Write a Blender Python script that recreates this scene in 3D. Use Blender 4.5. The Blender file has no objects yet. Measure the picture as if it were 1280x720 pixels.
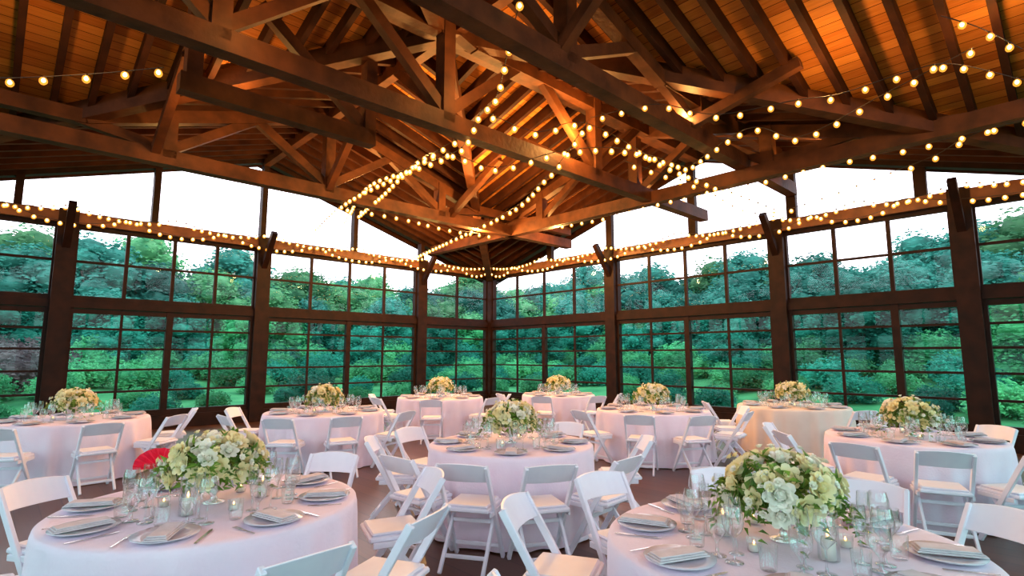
import bpy, bmesh, math, random
from mathutils import Vector, Matrix
random.seed(7)
sc = bpy.context.scene
try:
    sc.view_settings.view_transform = 'Standard'
    sc.view_settings.look = 'None'
except Exception as e:
    print(e)

# ------------------------------------------------------------------ materials
def newmat(name):
    m = bpy.data.materials.new(name); m.use_nodes = True
    nt = m.node_tree; nt.nodes.clear()
    out = nt.nodes.new('ShaderNodeOutputMaterial')
    return m, nt, out

def pmat(name, c1, c2=None, rough=0.5, scale=8.0, metal=0.0, bump=0.0, stretch=(1,1,1), sheen=0.0, spec=0.5, detail=4, randobj=0.0, bscale=None, trans=0.0):
    m, nt, out = newmat(name)
    b = nt.nodes.new('ShaderNodeBsdfPrincipled')
    b.inputs['Roughness'].default_value = rough
    b.inputs['Metallic'].default_value = metal
    b.inputs['Specular IOR Level'].default_value = spec
    c2 = c2 or c1
    tc = nt.nodes.new('ShaderNodeTexCoord'); mp = nt.nodes.new('ShaderNodeMapping')
    mp.inputs['Scale'].default_value = stretch
    nt.links.new(tc.outputs['Object'], mp.inputs[0])
    n = nt.nodes.new('ShaderNodeTexNoise'); n.inputs['Scale'].default_value = scale; n.inputs['Detail'].default_value = detail
    nt.links.new(mp.outputs[0], n.inputs['Vector'])
    r = nt.nodes.new('ShaderNodeValToRGB')
    r.color_ramp.elements[0].position = 0.3; r.color_ramp.elements[1].position = 0.7
    r.color_ramp.elements[0].color = (*c1, 1); r.color_ramp.elements[1].color = (*c2, 1)
    nt.links.new(n.outputs[0], r.inputs[0])
    col = r.outputs[0]
    if randobj > 0:
        oi = nt.nodes.new('ShaderNodeObjectInfo')
        mr = nt.nodes.new('ShaderNodeMapRange'); mr.inputs[3].default_value = 1-randobj; mr.inputs[4].default_value = 1+randobj
        nt.links.new(oi.outputs['Random'], mr.inputs[0])
        h = nt.nodes.new('ShaderNodeHueSaturation'); nt.links.new(mr.outputs[0], h.inputs['Value'])
        nt.links.new(col, h.inputs['Color']); col = h.outputs[0]
    nt.links.new(col, b.inputs['Base Color'])
    if bump > 0:
        bp = nt.nodes.new('ShaderNodeBump'); bp.inputs['Strength'].default_value = bump; bp.inputs['Distance'].default_value = 0.02
        if bscale:
            n2 = nt.nodes.new('ShaderNodeTexNoise'); n2.inputs['Scale'].default_value = bscale
            nt.links.new(mp.outputs[0], n2.inputs['Vector']); nt.links.new(n2.outputs[0], bp.inputs['Height'])
        else:
            nt.links.new(n.outputs[0], bp.inputs['Height'])
        nt.links.new(bp.outputs[0], b.inputs['Normal'])
    if trans > 0:
        tl = nt.nodes.new('ShaderNodeBsdfTranslucent'); nt.links.new(col, tl.inputs[0])
        mx = nt.nodes.new('ShaderNodeMixShader'); mx.inputs[0].default_value = trans
        nt.links.new(b.outputs[0], mx.inputs[1]); nt.links.new(tl.outputs[0], mx.inputs[2]); nt.links.new(mx.outputs[0], out.inputs[0])
    else:
        nt.links.new(b.outputs[0], out.inputs[0])
    return m

def emat(name, col, s):
    m, nt, out = newmat(name)
    e = nt.nodes.new('ShaderNodeEmission'); e.inputs[0].default_value = (*col, 1); e.inputs[1].default_value = s
    nt.links.new(e.outputs[0], out.inputs[0]); return m

def glassmat(name, tint, rough=0.02, base=0.03, edge=0.5, power=3.0):
    m, nt, out = newmat(name)
    N = nt.nodes.new; L = nt.links.new
    t = N('ShaderNodeBsdfTransparent'); t.inputs[0].default_value = (*tint, 1)
    g = N('ShaderNodeBsdfGlossy'); g.inputs['Roughness'].default_value = rough
    lw = N('ShaderNodeLayerWeight'); lw.inputs['Blend'].default_value = 0.5
    pw = N('ShaderNodeMath'); pw.operation = 'POWER'; pw.inputs[1].default_value = power; L(lw.outputs['Facing'], pw.inputs[0])
    mu = N('ShaderNodeMath'); mu.operation = 'MULTIPLY_ADD'; mu.inputs[1].default_value = edge; mu.inputs[2].default_value = base
    L(pw.outputs[0], mu.inputs[0])
    mx = N('ShaderNodeMixShader')
    L(mu.outputs[0], mx.inputs[0]); L(t.outputs[0], mx.inputs[1]); L(g.outputs[0], mx.inputs[2])
    L(mx.outputs[0], out.inputs[0]); return m

def plankmat(name, axis, c1, c2, width=0.16, rough=0.6, gap=0.06, spec=0.3, off=0.0):
    m, nt, out = newmat(name)
    N = nt.nodes.new; L = nt.links.new
    b = N('ShaderNodeBsdfPrincipled'); L(b.outputs[0], out.inputs[0]); b.inputs['Roughness'].default_value = rough
    b.inputs['Specular IOR Level'].default_value = spec
    tc = N('ShaderNodeTexCoord'); sx = N('ShaderNodeSeparateXYZ'); L(tc.outputs['Object'], sx.inputs[0])
    dv = N('ShaderNodeMath'); dv.operation = 'DIVIDE'; dv.inputs[1].default_value = width; L(sx.outputs[axis], dv.inputs[0])
    fr = N('ShaderNodeMath'); fr.operation = 'FRACT'; L(dv.outputs[0], fr.inputs[0])
    fl = N('ShaderNodeMath'); fl.operation = 'FLOOR'; L(dv.outputs[0], fl.inputs[0])
    wn = N('ShaderNodeTexWhiteNoise'); wn.noise_dimensions = '1D'; L(fl.outputs[0], wn.inputs['W'])
    mp = N('ShaderNodeMapping'); s = [1.5, 1.5, 1.5]; s[axis] = 25; mp.inputs['Scale'].default_value = s
    L(tc.outputs['Object'], mp.inputs[0])
    n = N('ShaderNodeTexNoise'); n.inputs['Scale'].default_value = 1.5; n.inputs['Detail'].default_value = 5; L(mp.outputs[0], n.inputs['Vector'])
    ad = N('ShaderNodeMath'); ad.operation = 'ADD'; L(wn.outputs[0], ad.inputs[0]); L(n.outputs[0], ad.inputs[1])
    hf = N('ShaderNodeMath'); hf.operation = 'MULTIPLY'; hf.inputs[1].default_value = 0.5; L(ad.outputs[0], hf.inputs[0])
    r = N('ShaderNodeValToRGB'); r.color_ramp.elements[0].position = 0.2; r.color_ramp.elements[1].position = 0.8
    r.color_ramp.elements[0].color = (*c1, 1); r.color_ramp.elements[1].color = (*c2, 1); L(hf.outputs[0], r.inputs[0])
    gt = N('ShaderNodeMath'); gt.operation = 'LESS_THAN'; gt.inputs[1].default_value = gap; L(fr.outputs[0], gt.inputs[0])
    mx = N('ShaderNodeMix'); mx.data_type = 'RGBA'; L(gt.outputs[0], mx.inputs[0]); L(r.outputs[0], mx.inputs[6]); mx.inputs[7].default_value = (c1[0]*.15, c1[1]*.15, c1[2]*.15, 1)
    L(mx.outputs[2], b.inputs['Base Color'])
    return m

M_beam = pmat('dark_timber', (0.042, 0.012, 0.004), (0.12, 0.035, 0.010), rough=0.6, scale=3, bump=0.25, detail=8, bscale=14, spec=.2)
M_rafter = pmat('rafter_timber', (0.022, 0.006, 0.003), (0.055, 0.015, 0.005), rough=0.65, scale=4, detail=6, spec=.15)
M_frame = pmat('window_timber', (0.010, 0.0035, 0.002), (0.026, 0.008, 0.004), rough=0.55, scale=5, detail=6, spec=.15)
M_rail = pmat('rail_timber', (0.11, 0.038, 0.015), (0.22, 0.08, 0.032), rough=0.5, scale=4, detail=6, spec=.3)
M_pl0 = plankmat('roof_planks_x', 0, (0.30, 0.08, 0.012), (0.68, 0.26, 0.05), spec=.1)
M_pl1 = plankmat('roof_planks_y', 1, (0.30, 0.08, 0.012), (0.68, 0.26, 0.05), spec=.1)
M_floor = plankmat('floor_boards', 0, (0.06, 0.020, 0.010), (0.13, 0.048, 0.024), width=0.2, rough=0.28, gap=0.03, spec=0.25)
M_wglass = glassmat('window_glass', (0.98, 0.99, 1.0), base=.012, edge=.3)
M_tglass = glassmat('tinted_window_glass', (0.48, 0.98, 0.86), base=.015, edge=.25)
M_glass = glassmat('clear_glass', (0.98, 0.99, 1.0), rough=0.05, base=.10, edge=.9, power=1.8)
M_merc = pmat('mercury_glass', (0.75, 0.72, 0.68), (0.95, 0.93, 0.9), rough=0.18, metal=0.9, scale=60, bump=.4)
M_cloth = pmat('linen_cloth', (0.78, 0.66, 0.81), (0.86, 0.745, 0.88), rough=0.85, scale=3, bump=0.12, bscale=60, spec=0.2)
M_beige = pmat('champagne_cloth', (0.72, 0.60, 0.55), (0.80, 0.68, 0.63), rough=0.7, scale=3, spec=0.3)
M_chair = pmat('white_resin', (0.76, 0.75, 0.89), (0.82, 0.81, 0.93), rough=0.38, scale=6)
M_pad = pmat('seat_vinyl', (0.80, 0.77, 0.84), (0.85, 0.82, 0.88), rough=0.5, scale=8)
M_nap = pmat('napkin_linen', (0.55, 0.48, 0.54), (0.68, 0.60, 0.65), rough=0.8, scale=20, bump=0.2)
M_plate = pmat('charger_china', (0.62, 0.56, 0.66), (0.72, 0.66, 0.76), rough=0.12, scale=4)
M_silver = pmat('cutlery_silver', (0.7, 0.68, 0.66), rough=0.2, metal=1.0)
M_rose = pmat('cream_petals', (0.94, 0.82, 0.42), (0.97, 0.91, 0.66), rough=0.6, scale=9, trans=.3)
M_rose2 = pmat('white_petals', (0.95, 0.91, 0.78), (0.98, 0.96, 0.90), rough=0.6, scale=9, trans=.3)
M_leafb = pmat('bouquet_leaf', (0.035, 0.12, 0.015), (0.26, 0.40, 0.05), rough=0.5, scale=14, trans=.25)
M_red = pmat('red_fabric', (0.75, 0.01, 0.05), (0.88, 0.04, 0.12), rough=0.6, scale=6, trans=.3)
M_bulb = emat('warm_bulb', (1.0, 0.56, 0.16), 20.0)
M_halo, nt, out = newmat('amber_halo')  # orange halo around each bulb, imitated by a half-transparent glowing shell
t = nt.nodes.new('ShaderNodeBsdfTransparent'); e = nt.nodes.new('ShaderNodeEmission'); e.inputs[0].default_value = (1, .36, .04, 1); e.inputs[1].default_value = 2.6
mx = nt.nodes.new('ShaderNodeMixShader'); mx.inputs[0].default_value = .36
nt.links.new(t.outputs[0], mx.inputs[1]); nt.links.new(e.outputs[0], mx.inputs[2]); nt.links.new(mx.outputs[0], out.inputs[0])
M_wire = pmat('black_wire', (0.02, 0.012, 0.008), rough=0.6)
M_wax = pmat('candle_wax', (0.85, 0.80, 0.70), rough=0.5)
M_flame = emat('candle_flame', (1.0, 0.55, 0.15), 12.0)
M_bark = pmat('bark', (0.02, 0.03, 0.022), (0.04, 0.05, 0.04), rough=0.9, scale=6, bump=0.5)
def leafmat(name, a, b, ro=0.45):
    return pmat(name, a, b, rough=0.6, scale=1.2, spec=0.2, randobj=ro, detail=6, trans=.3)
M_leaf1 = leafmat('tree_leaf_teal', (0.008, 0.10, 0.08), (0.04, 0.28, 0.22))
M_leaf2 = leafmat('tree_leaf_green', (0.014, 0.15, 0.07), (0.12, 0.42, 0.18))
M_leaf3 = leafmat('shrub_leaf', (0.018, 0.16, 0.08), (0.16, 0.46, 0.22))
M_leaf4 = leafmat('plum_leaf', (0.10, 0.05, 0.07), (0.30, 0.15, 0.17))
M_grass = pmat('lawn_grass', (0.02, 0.11, 0.05), (0.09, 0.25, 0.11), rough=0.9, scale=0.9, bump=0.3, bscale=8, spec=.1)

# ------------------------------------------------------------------ mesh builder
class MB:
    def __init__(s): s.v = []; s.f = []; s.m = []; s.sm = []
    def add(s, vs, fs, mi=0, smooth=False, mat=None):
        o = len(s.v)
        if mat is not None: vs = [mat @ Vector(v) for v in vs]
        s.v.extend([tuple(v) for v in vs])
        for f in fs:
            s.f.append([i+o for i in f]); s.m.append(mi); s.sm.append(smooth)
    def box(s, a, b, mi=0, mat=None):
        x0, y0, z0 = a; x1, y1, z1 = b
        s.add([(x0,y0,z0),(x1,y0,z0),(x1,y1,z0),(x0,y1,z0),(x0,y0,z1),(x1,y0,z1),(x1,y1,z1),(x0,y1,z1)],
              [(0,3,2,1),(4,5,6,7),(0,1,5,4),(1,2,6,5),(2,3,7,6),(3,0,4,7)], mi, False, mat)
    def beam(s, a, b, w, h, mi=0, mat=None):
        a = Vector(a); b = Vector(b); d = (b-a).normalized()
        side = d.cross(Vector((0,0,1)))
        if side.length < 1e-3: side = Vector((1,0,0))
        side.normalize(); up = side.cross(d).normalized()
        vs = []
        for p in (a, b):
            for sx, sy in ((-1,-1),(1,-1),(1,1),(-1,1)):
                vs.append(p + side*(sx*w/2) + up*(sy*h/2))
        s.add(vs, [(0,3,2,1),(4,5,6,7),(0,1,5,4),(1,2,6,5),(2,3,7,6),(3,0,4,7)], mi, False, mat)
    def lathe(s, prof, seg=20, mi=0, mat=None, cap=False):
        vs = []; fs = []
        for (r, z) in prof:
            for k in range(seg):
                a = 2*math.pi*k/seg; vs.append((r*math.cos(a), r*math.sin(a), z))
        for i in range(len(prof)-1):
            for k in range(seg):
                k2 = (k+1) % seg
                fs.append((i*seg+k, i*seg+k2, (i+1)*seg+k2, (i+1)*seg+k))
        if cap: fs.append(tuple(range(seg-1,-1,-1))); fs.append(tuple((len(prof)-1)*seg+k for k in range(seg)))
        s.add(vs, fs, mi, True, mat)
    def tube(s, pts, r, seg=5, mi=0):
        vs = []; fs = []
        n = len(pts)
        for i, p in enumerate(pts):
            p = Vector(p); d = (Vector(pts[min(i+1,n-1)]) - Vector(pts[max(i-1,0)])).normalized()
            sd = d.cross(Vector((0,0,1)))
            if sd.length < 1e-3: sd = Vector((1,0,0))
            sd.normalize(); up = sd.cross(d)
            for k in range(seg):
                a = 2*math.pi*k/seg; vs.append(p + sd*math.cos(a)*r + up*math.sin(a)*r)
        for i in range(n-1):
            for k in range(seg):
                k2 = (k+1) % seg; fs.append((i*seg+k, i*seg+k2, (i+1)*seg+k2, (i+1)*seg+k))
        s.add(vs, fs, mi, True)
    def mesh(s, name, mats):
        me = bpy.data.meshes.new(name); me.from_pydata(s.v, [], s.f)
        for m in mats: me.materials.append(m)
        me.polygons.foreach_set('material_index', s.m); me.polygons.foreach_set('use_smooth', s.sm)
        me.update(); return me
    def obj(s, name, mats, mw=None):
        return place(s.mesh(name, mats), name, mw)
def place(me, name, mw=None):
    o = bpy.data.objects.new(name, me); sc.collection.objects.link(o)
    if mw is not None: o.matrix_world = mw
    return o
def bevelmesh(me, off):
    bm = bmesh.new(); bm.from_mesh(me)
    bmesh.ops.bevel(bm, geom=bm.edges[:], offset=off, segments=1, affect='EDGES', clamp_overlap=True)
    bm.to_mesh(me); bm.free(); me.update(); return me
def TM(x, y, z=0, rz=0, s=1):
    return Matrix.Translation((x, y, z)) @ Matrix.Rotation(rz, 4, 'Z') @ Matrix.Scale(s, 4)

# ------------------------------------------------------------------ building frame: local x along left wall, y along right wall
CX, CY = -0.78, 19.0
ang = math.radians(223.4)
BM = Matrix.Translation((CX, CY, 0)) @ Matrix.Rotation(ang, 4, 'Z')
def BW(l, r, z): return BM @ Vector((l, r, z))
S = 15.5; HW = S/2; H = 6.85; SL = 0.305
def roofz(l, r):
    return max(H - SL*abs(l-HW), H - SL*abs(r-HW))

# floor
mb = MB(); mb.box((-0.3,-0.3,-0.12), (S+0.3, S+0.3, 0.0)); mb.obj('floor', [M_floor], BM)

# walls
def wall(side, posts):
    def wp(s, z, d):
        if side == 'left': return (s, d, z)
        if side == 'right': return (d, s, z)
        if side == 'back_left': return (S-d, s, z)      # l = S
        return (s, S-d, z)                                # r = S
    w = MB()
    ends = [0] + posts + [S]
    def hb(z0, z1, t, mi, s0=0, s1=S, m=w):
        a = wp(s0, (z0+z1)/2, 0.0); b = wp(s1, (z0+z1)/2, 0.0); m.beam(a, b, t, z1-z0, mi)
    hb(0.0, 0.30, 0.24, 0); hb(2.58, 2.74, 0.2, 0); hb(4.32, 4.56, 0.3, 1)
    for t in ((0, HW), (HW, S)):
        w.beam(wp(t[0], H-SL*abs(t[0]-HW)-0.14, 0), wp(t[1], H-SL*abs(t[1]-HW)-0.14, 0), 0.2, 0.26, 0)
    for st in (2.9, 5.2, HW, 10.1, 12.4):
        w.beam(wp(st, 4.5, 0), wp(st, H-SL*abs(st-HW)-0.1, 0), 0.13, 0.2, 0)
    w.obj('wall_' + side, [M_frame, M_rail], BM)
    for p in posts:
        m = MB(); m.beam(wp(p, 0, 0), wp(p, 4.6, 0), 0.33, 0.33)
        m.beam(wp(p, 3.75, 0.05), wp(p, 4.62, 0.75), 0.13, 0.13)
        m.obj('timber_post', [M_frame], BM)
    for i in range(len(ends)-1):
        a = ends[i]+0.165; b = ends[i+1]-0.165
        m = MB()
        def bar(s0, z0, s1, z1, t, mi=0): m.beam(wp(s0, z0, 0), wp(s1, z1, 0), t, t, mi)
        L_ = b-a; cols = 4 if L_ > 3 else 3
        if L_ < 2.6 : cols = 2
        for c in range(cols+1):
            s_ = a + L_*c/cols; bar(s_, 2.74, s_, 4.32, 0.07)
        bar(a, 3.55, b, 3.55, 0.05)
        bar(a, 2.79, b, 2.79, 0.09); bar(a, 4.27, b, 4.27, 0.09)
        for c in range(cols+1):
            s_ = a + L_*c/cols
            wide = (c % 2 == 0)
            bar(s_, 0.3, s_, 2.58, 0.13 if wide else 0.05)
        for z in (0.84, 1.30, 1.74, 2.16): bar(a, z, b, z, 0.045)
        bar(a, 0.36, b, 0.36, 0.12); bar(a, 2.52, b, 2.52, 0.10)
        m.add([wp(a,0.3,0), wp(b,0.3,0), wp(b,2.58,0), wp(a,2.58,0)], [(0,1,2,3)], 1)
        m.add([wp(a,2.74,0), wp(b,2.74,0), wp(b,4.32,0), wp(a,4.32,0)], [(0,1,2,3)], 2)
        wall.n += 1
        m.obj('window_%d' % wall.n, [M_frame, M_tglass, M_wglass], BM)
wall.n = 0
wall('left', [2.9, 7.7, 11.6])
wall('right', [5.25, 9.75, 12.95])
wall('back_left', [3.9, 7.75, 11.6])
wall('back_right', [3.9, 7.75, 11.6])
for (l, r) in ((0, 0), (0, S), (S, 0), (S, S)):
    m = MB(); m.beam((l, r, 0), (l, r, 4.45), .33, .33); m.obj('timber_post', [M_frame], BM)

# roof
ov = HW + 0.7
c = HW
def rz_(p, q): return max(H-SL*abs(p), H-SL*abs(q))
pts = [(0,0),(ov,0),(ov,ov),(0,ov),(-ov,ov),(-ov,0),(-ov,-ov),(0,-ov),(ov,-ov)]
V = [(c+q, c+p, rz_(q,p)+0.02) for (q,p) in pts]
V2 = [(x,y,z+0.12) for x,y,z in V]
mb = MB()
for k in range(1, 9):
    k2 = k % 8 + 1
    mx_ = (pts[k][0]+pts[k2][0])/2; my_ = (pts[k][1]+pts[k2][1])/2
    mi = 0 if abs(mx_) < abs(my_) else 1
    mb.add([V[0], V[k], V[k2]], [(0,1,2)], mi); mb.add([V2[0], V2[k], V2[k2]], [(0,2,1)], mi)
    mb.add([V[k], V[k2], V2[k2], V2[k]], [(0,1,2,3)], mi)
mb.obj('ceiling', [M_pl0, M_pl1], BM)
mb = MB()
sp = 0.44; n = int(ov/sp)
for i in range(-n, n+1):
    p = i*sp
    if abs(p) < 0.1: continue
    e = min(abs(p), ov)
    for sg in (-1, 1):
        z0 = H-0.09; z1 = H-SL*e-0.09
        mb.beam((c, c+p, z0), (c+sg*e, c+p, z1), 0.085, 0.22)
        mb.beam((c+p, c, z0), (c+p, c+sg*e, z1), 0.085, 0.22)
mb.obj('roof_rafters', [M_rafter], BM)
mb = MB()
mb.beam((c, 0, H-0.2), (c, S, H-0.2), 0.16, 0.34); mb.beam((0, c, H-0.2), (S, c, H-0.2), 0.16, 0.34)
for sx, sy in ((-1,-1),(1,-1),(-1,1),(1,1)):
    mb.beam((c, c, H-0.2), (c+sx*HW, c+sy*HW, H-SL*HW-0.2), 0.2, 0.3)
mb.obj('ridge_and_valley_beams', [M_beam], BM)

# trusses
def truss(axis, pos, z, kings, w=0.22, h=0.26, s0=0.1, s1=S-0.1, struts=True):
    m = MB()
    def P(s, zz): return (s, pos, zz) if axis == 'l' else (pos, s, zz)
    def rz(s): return roofz(s, pos) if axis == 'l' else roofz(pos, s)
    m.beam(P(s0, z), P(s1, z), w, h)
    brk = sorted(set([s0, s1, HW, pos, S-pos]))
    brk = [b for b in brk if s0 <= b <= s1]
    for a, b in zip(brk[:-1], brk[1:]):
        m.beam(P(a, rz(a)-0.3), P(b, rz(b)-0.3), 0.18, 0.22)
    for k in kings:
        m.beam(P(k, z), P(k, rz(k)-0.2), 0.2, 0.22)
    if struts:
        ks = sorted(kings)
        for k in ks:
            for d in (-1, 1):
                e = k + d*1.5
                if s0 < e < s1: m.beam(P(k, z+0.15), P(e, rz(e)-0.3), 0.13, 0.16)
    return m.obj('roof_truss', [M_beam], BM)
truss('l', 3.75, 4.95, [4.9, 7.75, 10.6])
truss('l', 8.1, 5.0, [4.4, 7.95, 11.0])
truss('l', 10.15, 5.2, [4.2, 7.6, 11.0])
truss('r', 2.5, 4.95, [4.9, 7.75, 10.6, 12.6])
mb = MB()
mb.beam((8.4, 6.8, 5.0), (11.1, 6.8, 5.0), 0.2, 0.24)
mb.beam((10.95, 6.8, 4.95), (10.95, 6.8, roofz(10.95,6.8)-0.05), 0.18, 0.2)
mb.beam((8.5, 6.8, 4.95), (8.5, 6.8, roofz(8.5,6.8)-0.05), 0.18, 0.2)
mb.beam((8.5, 6.8, 5.1), (10.2, 6.8, roofz(10.2,6.8)-0.1), 0.13, 0.16)
mb.obj('hammer_beam', [M_beam], BM)
mb = MB()
for l in (4.6, 7.75, 10.8):
    for (r0, z0, r1, z1) in ((3.75, 5.0, 5.6, 0), (8.1, 5.1, 6.3, 0), (10.15, 5.3, 11.9, 0)):
        if l == 10.8 and r0 == 8.1: continue
        mb.beam((l, r0, z0), (l, r1, roofz(l, r1)-0.2), 0.13, 0.16)
mb.obj('truss_braces', [M_beam], BM)

# ------------------------------------------------------------------ string lights
def catmull(P, n=10):
    P = [Vector(p) for p in P]; out = []
    Q = [P[0]*2-P[1]] + P + [P[-1]*2-P[-2]]
    for i in range(1, len(Q)-2):
        for k in range(n):
            t = k/n; p0, p1, p2, p3 = Q[i-1:i+3]
            out.append(0.5*((2*p1)+(-p0+p2)*t+(2*p0-5*p1+4*p2-p3)*t*t+(-p0+3*p1-3*p2+p3)*t**3))
    out.append(P[-1]); return out
bulb_prof = [(0.0,-0.090),(0.014,-0.087),(0.025,-0.07),(0.026,-0.055),(0.016,-0.036),(0.008,-0.028)]
halo_prof = [(0.0,-0.124),(0.024,-0.119),(0.045,-0.094),(0.049,-0.067),(0.038,-0.036),(0.016,-0.018)]
sock_prof = [(0.016,-0.03),(0.017,0.0),(0.008,0.01)]
def string(pts, spacing=0.42, bs=0.92, sag=True, phase=0.2):
    m = MB(); C_ = catmull(pts)
    m.tube(C_, 0.006, 4, 0)
    acc = phase
    for a, b in zip(C_[:-1], C_[1:]):
        L_ = (b-a).length
        while acc < L_:
            p = a.lerp(b, acc/L_)
            T = Matrix.Translation(p) @ Matrix.Rotation(random.uniform(-.25,.25), 4, 'X') @ Matrix.Scale(bs, 4)
            m.lathe(bulb_prof, 7, 1, T); m.lathe(halo_prof, 9, 2, T); m.lathe(sock_prof, 6, 0, T)
            acc += spacing*random.uniform(0.85, 1.15)
        acc -= L_
    m.obj('string_lights', [M_wire, M_bulb, M_halo])
string([(.13,5.42,5.6),(-.05,6.09,5.2),(-.21,6.83,5.0),(-.45,7.31,5.0),(-.82,8.26,4.85),(-1.66,9.09,4.85),(-2.97,10.8,5.05),(-4.7,14.9,5.3)], .30)
string([(1.2,7.9,5.2),(2.03,7.29,5.12),(2.85,7.25,4.95),(3.75,6.82,4.95),(4.22,6.65,4.95),(4.84,6.28,5.05),(5.24,6.1,5.05),(6.07,6.1,4.85)], .34, .82)
string([(4.7,5.55,5.3),(5.03,5.46,5.1),(5.7,5.7,5.0)], .35, .8)
string([(3.25,9.7,5.05),(3.5,7.73,4.95),(4.17,7.54,4.75),(4.81,6.6,4.95),(5.43,6.0,5.2)], .32, .85)
string([(2.0,9.35,5.05),(3.42,9.8,4.75),(5.2,10.9,4.5),(6.22,8.16,4.55),(6.6,7.68,4.75),(7.09,7.54,4.95)], .34, .85)
string([(1.16,7.9,5.15),(.8,8.72,4.8),(.56,9.26,4.68),(0,10.75,4.55),(-1.58,13.3,4.45),(-3.0,16.2,4.55)], .27)
string([(-3.9,13.4,5.1),(-2.7,11.0,4.95),(-1.33,8.7,4.95),(-.27,8.75,4.72),(.78,8.5,4.9),(1.77,8.27,4.85),(3.25,9.7,5.05)], .27)
string([(-7.0,6.3,5.05),(-6.36,6.39,5.03),(-5.2,6.3,5.03),(-4.2,6.18,5.05)], .5)
string([(-.45,7.31,5.05),(.35,7.6,4.85),(1.16,7.9,5.1),(2.85,9.2,4.85),(5.6,11.3,4.7)], .3)
string([(-5.2,14.0,4.85),(-3.5,11.2,4.85),(-2.0,9.4,4.85),(-.85,8.2,5.0)], .27)
string([tuple(BW(l, 3.62, 4.80-.05*(k%2))) for k, l in enumerate((3.0, 4.5, 6.0, 7.5))], .3)
string([tuple(BW(2.62, r, 4.80-.05*(k%2))) for k, r in enumerate((5.5, 7.0, 8.5, 10.0, 11.5, 13.0, 14.5))], .34, .85)
def scallop(side, off, z, dip, knots):
    pts = []
    for a, b in zip(knots[:-1], knots[1:]):
        for k in range(5):
            t = k/5; s_ = a+(b-a)*t; zz = z - dip*4*t*(1-t)
            p = (s_, off, zz) if side == 'left' else (off, s_, zz)
            pts.append(BM @ Vector(p))
    return pts
string(scallop('left', .35, 4.64, .14, [0.4,2.9,5.3,7.7,9.7,11.6,13.6,15.2]), .18, .85)
string(scallop('left', .42, 4.50, .22, [0.4,1.7,4.1,6.5,8.7,10.6,12.6,15.2]), .22, .85)
string(scallop('right', .35, 4.64, .14, [0.4,2.8,5.25,7.5,9.75,11.4,12.95,15.2]), .18, .85)
string(scallop('right', .42, 4.50, .22, [0.4,1.6,4.0,6.4,8.6,10.6,12.2,15.2]), .22, .85)

# added point lights without fixtures, boosting the string bulbs' warm glow on the ceiling
def fill_light(x, y, z, e, col=(1.0, .50, .13), r=.08):
    ld = bpy.data.lights.new('warm_fill_light', 'POINT'); ld.energy = e; ld.color = col; ld.shadow_soft_size = r
    o = bpy.data.objects.new('warm_fill_light', ld); sc.collection.objects.link(o); o.location = (x, y, z)
for (x, y, z, e) in ((-.2,7.2,5.6,80),(-1.6,9.4,5.4,250),(-.3,11.4,5.2,500),(-.9,13.8,4.7,460),(1.1,9.3,5.5,280),(2.8,8.4,5.4,150),
                     (4.2,6.8,5.2,50),(5.5,5.9,5.2,32),(-3.4,12.3,5.1,270),(-4.4,8.0,5.4,90),(-5.6,6.0,5.2,36),(3.0,11.6,5.1,280),
                     (5.6,9.2,4.9,85),(-6.4,10.2,4.9,70),(1.2,14.2,4.7,300),(-2.6,5.2,5.3,30),(2.2,4.6,5.2,32),(-2.4,15.2,4.7,190)):
    fill_light(x, y, z, e)

# ------------------------------------------------------------------ furniture meshes
def table_mesh(name, R=0.93, seed=1):
    rnd = random.Random(seed); m = MB(); seg = 144
    ph = [rnd.uniform(0, 6.28) for _ in range(4)]; ks = [18, 25, 11, 36]
    prof = [(0.0,.75),(.3,.75),(.6,.75),(.86,.75),(.915,.748),(.93,.738),(.936,.71),(.938,.65),(.94,.5),(.945,.35),(.955,.2),(.965,.08),(.97,.012)]
    vs = []; fs = []
    for i, (r, z) in enumerate(prof):
        g = max(0, (.72-z)/.72)
        for k in range(seg):
            a = 2*math.pi*k/seg
            w = (0.5*math.sin(ks[0]*a+ph[0]) + .3*math.sin(ks[1]*a+ph[1]) + .3*math.sin(ks[2]*a+ph[2]) + .1*math.sin(ks[3]*a+ph[3]))
            rr = r + (0.05*w*g**0.5 if g > 0 else 0)
            vs.append((rr*math.cos(a), rr*math.sin(a), z))
    for i in range(len(prof)-1):
        for k in range(seg):
            k2 = (k+1) % seg; fs.append((i*seg+k, i*seg+k2, (i+1)*seg+k2, (i+1)*seg+k))
    m.add([(v[0]*R/.93, v[1]*R/.93, v[2]) for v in vs], fs, 0, True)
    return m
TSM = [table_mesh('banquet_table', R=.80, seed=s).mesh('banquet_table', [M_cloth]) for s in (1, 2, 3)]
TMD = [table_mesh('banquet_table', R=.88, seed=s).mesh('banquet_table', [M_cloth]) for s in (4, 5, 6)]
tb = table_mesh('b', R=.88, seed=4).mesh('banquet_table', [M_beige])

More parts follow.
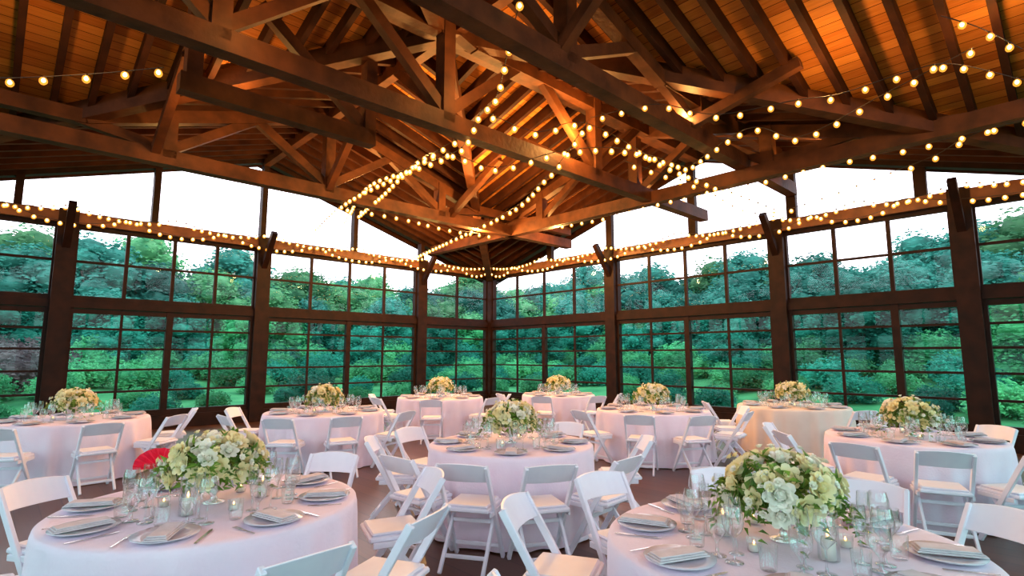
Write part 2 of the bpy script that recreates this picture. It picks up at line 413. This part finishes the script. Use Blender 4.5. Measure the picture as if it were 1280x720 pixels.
def chair_mesh():
    m = MB()
    for sx in (-1, 1):
        m.beam((sx*.205, -.27, .82), (sx*.205, .22, 0.0), .028, .045)
        m.beam((sx*.175, .10, .43), (sx*.175, -.26, 0.0), .025, .04)
        m.beam((sx*.20, -.13, .425), (sx*.20, .20, .425), .022, .04)
    def curved(z0, z1, yo, th):
        n = 8; vs = []; fs = []
        for k in range(n+1):
            x = -.205+.41*k/n; dy = -.035*(1-(2*k/n-1)**2); crown = .018*(1-(2*k/n-1)**2)
            for (dz, dd) in ((z0,0),(z1+crown,0),(z1+crown,th),(z0,th)):
                y = -.27+(.82-dz)*.5976+yo+dy+dd
                vs.append((x, y, dz))
        for k in range(n):
            for j in range(4):
                j2 = (j+1)%4; fs.append((k*4+j, k*4+j2, (k+1)*4+j2, (k+1)*4+j))
        fs.append((0,3,2,1)); fs.append((n*4,n*4+1,n*4+2,n*4+3))
        m.add(vs, fs, 0)
    curved(.69, .825, -.005, .018)
    m.beam((-.205,.155,.11), (.205,.155,.11), .02, .03); m.beam((-.175,-.17,.11), (.175,-.17,.11), .02, .03)
    m.beam((-.205,.02,.335), (.205,.02,.335), .02, .03)
    me = m.mesh('chair_frame', [M_chair, M_pad]); bevelmesh(me, .004)
    s = MB(); s.box((-.195,-.17,.44), (.195,.225,.475), 0); s.box((-.175,-.15,.475), (.175,.205,.495), 1)
    ms = s.mesh('chair_seat', [M_chair, M_pad]); bevelmesh(ms, .01)
    bm = bmesh.new(); bm.from_mesh(me); bm.from_mesh(ms)
    me2 = bpy.data.meshes.new('folding_chair'); bm.to_mesh(me2); bm.free()
    me2.materials.append(M_chair); me2.materials.append(M_pad)
    return me2
CH = chair_mesh()

def petal(m, mat, mi, L=.03, W=.03, curl=.6):
    vs = []; fs = []
    for i in range(4):
        t = i/3
        w = W*(0.35+0.9*math.sin(math.pi*min(t*.75+.12,1)))
        for j in range(3):
            x = (j-1)*w*.5
            out = curl*L*t*t - abs(j-1)*.3*w*.5*(1-t)
            vs.append((x, out+ (-.22*w if j != 1 else 0), L*t))
    for i in range(3):
        for j in range(2):
            a = i*3+j; fs.append((a, a+1, a+4, a+3))
    m.add(vs, fs, mi, True, mat)
def rose(m, M, size, mi):
    m.lathe([(.010,-.015),(.019,0),(.019,.012),(.011,.024),(0,.027)], 8, mi, M @ Matrix.Scale(size, 4))
    for (n, r, L, W, curl, ph) in ((3,.006,.042,.03,-.15,0),(5,.014,.044,.038,.15,.5),(6,.022,.042,.044,.6,.2),(7,.026,.036,.046,1.1,.9)):
        for k in range(n):
            a = 2*math.pi*k/n+ph
            T = M @ Matrix.Scale(size, 4) @ Matrix.Rotation(a, 4, 'Z') @ Matrix.Translation((0, r, -.02 if r > .02 else -.012))
            petal(m, T, mi, L, W, curl)
def leaf(m, T, mi, L=.07, W=.03):
    m.add([(0,0,0),(-W/2,L*.4,.008),(0,L*.45,-.004),(W/2,L*.4,.008),(0,L,-.012)], [(0,2,1),(0,3,2),(1,2,4),(2,3,4)], mi, False, T)
def bouquet(seed, wide=.22, high=.16):
    rnd = random.Random(seed); m = MB()
    m.lathe([(0.0,0.0),(.06,0.0),(.062,.006),(.02,.02),(.016,.05),(.05,.075),(.085,.11),(.092,.15),(.10,.175),(.094,.175),(.085,.15),(.05,.14),(0,.14)], 20, 3)
    zc = .25
    def frame(th, ph, rr):
        d = Vector((math.cos(th)*math.sin(ph), math.sin(th)*math.sin(ph), math.cos(ph)))
        p = Vector((d.x*wide*rr, d.y*wide*rr, zc-.04 + d.z*high*rr))
        return p, d.to_track_quat('Z', 'Y').to_matrix().to_4x4()
    nr = 38
    for k in range(nr):
        ph = math.acos(1-1.3*(k+.5)/nr); th = k*2.39996+rnd.uniform(-.25,.25)
        p, q = frame(th, ph, rnd.uniform(.9,1.18))
        rose(m, Matrix.Translation(p) @ q, rnd.uniform(.7,1.15), rnd.choice((0,0,1)))
    for k in range(440):
        ph = math.acos(1-1.6*rnd.random()); th = rnd.uniform(0, 6.283)
        p, q = frame(th, ph, rnd.uniform(.6,1.1))
        T = Matrix.Translation(p) @ q @ Matrix.Rotation(rnd.uniform(0,6.28), 4, 'Z') @ Matrix.Rotation(rnd.uniform(.1,1.2), 4, 'X')
        leaf(m, T, 2, rnd.uniform(.04,.085), rnd.uniform(.018,.034))
    for k in range(44):   # trailing sprigs
        th = rnd.uniform(0, 6.283); p = Vector((math.cos(th)*wide*.8, math.sin(th)*wide*.8, zc-.03))
        dv = Vector((math.cos(th), math.sin(th), rnd.uniform(-.7,1.4))).normalized()
        for j in range(8):
            q = p + dv*(.02*j) + Vector((0,0,-.0020*j*j))
            T = Matrix.Translation(q) @ Matrix.Rotation(th+rnd.uniform(-1.6,.2), 4, 'Z') @ Matrix.Rotation(rnd.uniform(-.6,.6), 4, 'X')
            leaf(m, T, 2, .045, .018)
    for k in range(70):
        p, q = frame(rnd.uniform(0,6.28), math.acos(1-1.25*rnd.random()), rnd.uniform(1.08,1.38))
        rose(m, Matrix.Translation(p) @ q, .3, rnd.choice((0,1)))
    for k in range(14):
        a = rnd.uniform(0,6.28); m.tube([(math.cos(a)*.03, math.sin(a)*.03, .14), (math.cos(a)*.06, math.sin(a)*.06, .2), (math.cos(a)*.12, math.sin(a)*.12, .27)], .003, 4, 2)
    return m.mesh('flower_centerpiece', [M_rose, M_rose2, M_leafb, M_merc])
BQ = [bouquet(3), bouquet(11)]

wine_p = [(0.0,0.0),(.034,0.0),(.034,.003),(.006,.008),(.004,.03),(.004,.085),(.012,.095),(.032,.115),(.04,.145),(.038,.175),(.031,.205)]
goblet_p = [(0.0,0.0),(.035,0.0),(.035,.003),(.007,.01),(.006,.05),(.018,.065),(.036,.09),(.040,.12),(.038,.16)]
flute_p = [(0.0,0.0),(.03,0.0),(.03,.003),(.005,.008),(.004,.08),(.012,.10),(.024,.14),(.026,.18),(.022,.225)]
tumb_p = [(0.0,0.004),(.03,0.004),(.032,.008),(.037,.10)]
def lmesh(name, prof, mat, seg=18):
    m = MB(); m.lathe(prof, seg); return m.mesh(name, [mat])
WG = lmesh('wine_glass', wine_p, M_glass); GG = lmesh('water_goblet', goblet_p, M_glass); FG = lmesh('champagne_flute', flute_p, M_glass); TG = lmesh('glass_tumbler', tumb_p, M_glass)
m = MB(); m.lathe([(0,0.003),(.042,.003),(.042,.20)], 18, 0); m.lathe([(0,.004),(.028,.004),(.028,.09),(0,.095)], 14, 1)
m.lathe([(0,.095),(.006,.102),(.004,.115),(0,.125)], 8, 2)
HV = m.mesh('candle_hurricane', [M_glass, M_wax, M_flame])
m = MB(); m.lathe([(0,0.002),(.028,.002),(.033,.055)], 14, 0); m.lathe([(0,.004),(.022,.004),(.022,.028),(0,.03)], 10, 1); m.lathe([(0,.03),(.005,.036),(0,.048)], 6, 2)
VT = m.mesh('votive_candle', [M_glass, M_wax, M_flame])
m = MB(); m.lathe([(0,.004),(.085,.004),(.10,.008),(.145,.016),(.147,.019),(.10,.011),(.084,.008),(0,.008)], 32)
PL = m.mesh('dinner_plate', [M_plate])
m = MB()
for lay in range(3):
    w = .052-.006*lay; l = .125-.008*lay; z = .016+.007*lay
    m.box((-w,-l,z), (w,l,z+.0065), 0)
NP = bevelmesh(m.mesh('folded_napkin', [M_nap]), .002)
m = MB()
m.box((-.004,-.10,.001),(.004,.02,.004)); m.box((-.010,.02,.001),(.010,.035,.003))
for k in range(4): m.box((-.010+k*.0058,.035,.001),(-.0075+k*.0058,.085,.003))
FK = m.mesh('dinner_fork', [M_silver])
m = MB(); m.box((-.006,-.11,.001),(.006,-.01,.005)); m.add([(-.008,-.01,.001),(.008,-.01,.001),(.009,.08,.001),(0,.11,.001),(-.008,.09,.001),(-.008,-.01,.003),(.008,-.01,.003),(.009,.08,.003),(0,.11,.003),(-.008,.09,.003)],[(4,3,2,1,0),(5,6,7,8,9),(0,1,6,5),(1,2,7,6),(2,3,8,7),(3,4,9,8),(4,0,5,9)])
KN = m.mesh('dinner_knife', [M_silver])

D = math.radians
def set_table(x, y, chairs, ns=8, off=0.0, R=.8, mesh=0, bq=0, full=True, bs=1.0):
    me = (TSM if R < .85 else TMD)[mesh] if isinstance(mesh, int) else mesh
    place(me, 'banquet_table', TM(x, y, 0, random.uniform(0, 6)))
    place(BQ[bq], 'flower_centerpiece', TM(x, y, .752, random.uniform(0, 6), bs))
    for a in chairs:
        cr = R+.31
        if isinstance(a, tuple): a, cr = a
        a = D(a); r = cr*random.uniform(.99, 1.03)
        place(CH, 'folding_chair', TM(x+r*math.cos(a), y+r*math.sin(a), 0.001, a+math.pi/2+random.uniform(-.12,.12), .955))
    q_ = R-.8
    for k in range(ns):
        a = D(off)+2*math.pi*k/ns; ca, sa = math.cos(a), math.sin(a); tx, ty = -sa, ca
        rot = a+math.pi/2
        def at(me, nm, rr, tt, z=.752, rz=0, s=1): place(me, nm, TM(x+ca*(rr+q_)+tx*tt, y+sa*(rr+q_)+ty*tt, z, rot+rz, s))
        at(PL, 'dinner_plate', .62, 0)
        at(NP, 'folded_napkin', .63, 0, .756, random.uniform(-.1,.1))
        if full:
            at(FK, 'dinner_fork', .64, -.175); at(KN, 'dinner_knife', .64, .175)
        at(WG, 'wine_glass', .41+random.uniform(-.02,.02), .11, s=1.1)
        at(GG, 'water_goblet', .43, .02, s=1.1)
        at(FG, 'champagne_flute', .34, .04, s=1.05)
        at(TG, 'glass_tumbler', .43, -.10)
    for k in range(3 if full else 2):
        a = D(off+20)+k*2*math.pi/(3 if full else 2)
        if full: place(HV, 'candle_hurricane', TM(x+.26*math.cos(a), y+.26*math.sin(a), .752))
        place(VT, 'votive_candle', TM(x+.25*math.cos(a+.9), y+.25*math.sin(a+.9), .752))

set_table(-1.74, 3.3, [(-47, 1.07), (-84, 1.06), 166, 30, -14, 78, 118, (208, 1.08)], off=10, mesh=0, bq=0)
set_table(1.26, 2.65, [155, 118, 206, 12, 42, 80], off=25, mesh=1, bq=1)
set_table(-0.01, 5.5, [-106, -78, -48, -134, 178, 148, 4, 60, 100], mesh=2, bq=0, full=False)
set_table(4.25, 5.94, [-116, -86, -145, 180, 150, 20, -50], mesh=0, bq=1, full=False)
set_table(2.25, 8.9, [-112, -78, -35, -150, 0], R=.88, mesh=1, bq=0, full=False)
set_table(-2.9, 8.6, [-95, -60, -135, 180, -20], R=.88, mesh=2, bq=1, full=False)
set_table(-6.0, 7.6, [-80, -40, -120, 0, 40], R=.88, mesh=0, bq=0, full=False)
set_table(-1.5, 11.6, [-90, -40, -140, 180, 0], R=.88, mesh=1, bq=0, full=False)
set_table(1.03, 12.3, [-110, -60, -20, -160], R=.80, mesh=2, bq=1, full=False)
set_table(4.84, 9.57, [-20, -75, 170], R=.88, mesh=tb, bq=0, full=False)

# red napkin fan standing in a goblet
m = MB()
m.lathe(goblet_p, 18, 1)
vs = []; fs = []; nf = 22
for k in range(nf+1):
    a = math.pi*(k/nf)*1.15 - .1*math.pi + (0)
    ra = .16 + .012*(k % 2); zz = .012*(1 if k % 2 else -1)
    vs.append((.01*math.cos(a), zz*.3, .12)); vs.append((ra*math.cos(a), zz, .135+.115*math.sin(a))); vs.append((ra*.6*math.cos(a), zz*1.2, .13+.07*math.sin(a)))
for k in range(nf):
    a = k*3; b = a+3; fs.append((a, b, b+2, a+2)); fs.append((a+2, b+2, b+1, a+1))
m.add(vs, fs, 0); m.obj('red_napkin_fan', [M_red, M_glass], TM(-2.29, 3.66, .752, .15, 1.0))

# ------------------------------------------------------------------ outdoors
def foliage(name, blobs, nleaf, size, mat, trunk=None, seed=1):
    rnd = random.Random(seed); m = MB()
    for (bx, by, bz, br) in blobs:
        for k in range(nleaf):
            while True:
                d = Vector((rnd.uniform(-1,1), rnd.uniform(-1,1), rnd.uniform(-1,1)))
                if 0.1 < d.length < 1: break
            d.normalize(); rr = br*(0.7+0.4*rnd.random())
            p = Vector((bx, by, bz)) + Vector((d.x*rr, d.y*rr, d.z*rr*.85))
            T = Matrix.Translation(p) @ (d+Vector((rnd.uniform(-.8,.8), rnd.uniform(-.8,.8), rnd.uniform(-.3,1)))).to_track_quat('Z','Y').to_matrix().to_4x4()
            s = size*rnd.uniform(.6,1.4)
            m.add([(-s*.5,0,0),(0,-s*.28,.02),(s*.5,0,-.03),(0,s*.28,.02)], [(0,1,2,3)], 0, False, T)
        T = Matrix.Translation((bx,by,bz)); m.lathe([(0.01,-br*.58),(br*.5,-br*.36),(br*.64,0),(br*.5,br*.36),(0.01,br*.58)], 8, 0, T)
    if trunk:
        h, r = trunk
        m.lathe([(r*1.5,0),(r,.4),(r*.8,h*.5),(r*.5,h*.8)], 10, 1)
        for k in range(6):
            a = k*1.05; m.tube([(0,0,h*.35+k*.15),(math.cos(a)*h*.13,math.sin(a)*h*.13,h*.5+k*.1),(math.cos(a)*h*.25,math.sin(a)*h*.25,h*.68)], r*.3, 5, 1)
    return m.mesh(name, [mat, M_bark])
def crown(seed, h, w, n):
    rnd = random.Random(seed); out = []
    for k in range(n):
        t = k/(n-1); z = h*(.12+.76*t); ww = w*math.sin(math.pi*(.25+.67*t))
        a = k*2.4; out.append((math.cos(a)*ww*.6, math.sin(a)*ww*.6, z, rnd.uniform(.75,1.1)*w*.44))
    return out
TR = [foliage('tree', crown(s, 6.5, 2.9, 16), 340, .24, mt, (6.5,.16), s) for s, mt in ((1,M_leaf1),(2,M_leaf2),(3,M_leaf1))]
BU = [foliage('shrub', [(0,0,.5,.6),(.45,.2,.4,.5),(-.4,.25,.42,.5),(.1,-.4,.38,.45)], 380, .12, mt, None, 9) for mt in (M_leaf3, M_leaf1, M_leaf4)]
def hz(l, r):
    d = max(-l, -r, 0)
    g = max(0, (d-3)/22); return -0.15 + 2.4*min(g,1.3)**1.2 + (.12*math.sin(l*.7)*math.cos(r*.6) if d > 3 else 0)
m = MB(); n = 70; x0, x1 = -60, 60
vs = []; fs = []
for i in range(n+1):
    for j in range(n+1):
        l = x0+(x1-x0)*i/n; r = x0+(x1-x0)*j/n; vs.append((l, r, hz(l, r)-.02))
for i in range(n):
    for j in range(n):
        a = i*(n+1)+j; fs.append((a, a+n+1, a+n+2, a+1))
m.add(vs, fs, 0, True); m.obj('lawn_ground', [M_grass], BM)
def outside(side, dist, t):
    return (t, -dist) if side == 0 else (-dist, t)
rnd = random.Random(5)
for side in (0, 1):
    for dist, step, smin, smax in ((13, 5.5, .35, .55), (17, 3.6, .5, .72), (21, 2.8, .62, .85), (26, 2.6, .75, 1.1)):
        t = -dist
        while t < 26:
            l, r = outside(side, dist+rnd.uniform(-1.5,1.5), t)
            s = rnd.uniform(smin, smax)
            w = BW(l, r, hz(l, r)-.1)
            place(rnd.choice(TR), 'tree', Matrix.Translation(w) @ Matrix.Rotation(rnd.uniform(0,6), 4, 'Z') @ Matrix.Diagonal((s*1.2, s*1.2, s*rnd.uniform(.9,1.12), 1)))
            t += step*rnd.uniform(.75,1.25)
    for dist, step, smin, smax in ((4.5, 2.2, .5, .9), (7, 1.9, .6, 1.1), (9.5, 1.7, .8, 1.2), (12, 1.8, .9, 1.5), (14.5, 1.8, 1.0, 1.7)):
        t = -dist
        while t < 22:
            l, r = outside(side, dist+rnd.uniform(-1,1), t)
            s = rnd.uniform(smin, smax); w = BW(l, r, hz(l, r)-.05)
            me = BU[0] if rnd.random() < .6 else BU[1]
            if side == 0 and t > 11.0 and t < 17 and dist > 8: me = BU[2]; s *= 1.3
            place(me, 'shrub', Matrix.Translation(w) @ Matrix.Rotation(rnd.uniform(0,6), 4, 'Z') @ Matrix.Scale(s, 4))
            t += step*rnd.uniform(.7,1.3)

# ------------------------------------------------------------------ world, camera
w = bpy.data.worlds.new('sky'); sc.world = w; w.use_nodes = True
bg = w.node_tree.nodes['Background']; bg.inputs[0].default_value = (0.96, 0.90, 1.0, 1); bg.inputs[1].default_value = 3.9
cam = bpy.data.cameras.new('camera'); co = bpy.data.objects.new('camera', cam); sc.collection.objects.link(co)
cam.sensor_width = 36; cam.lens = 19.125; cam.clip_start = .05; cam.clip_end = 300
co.location = (0, 0, 1.6); co.rotation_euler = (math.radians(90+7.1), 0, 0)
sc.camera = co
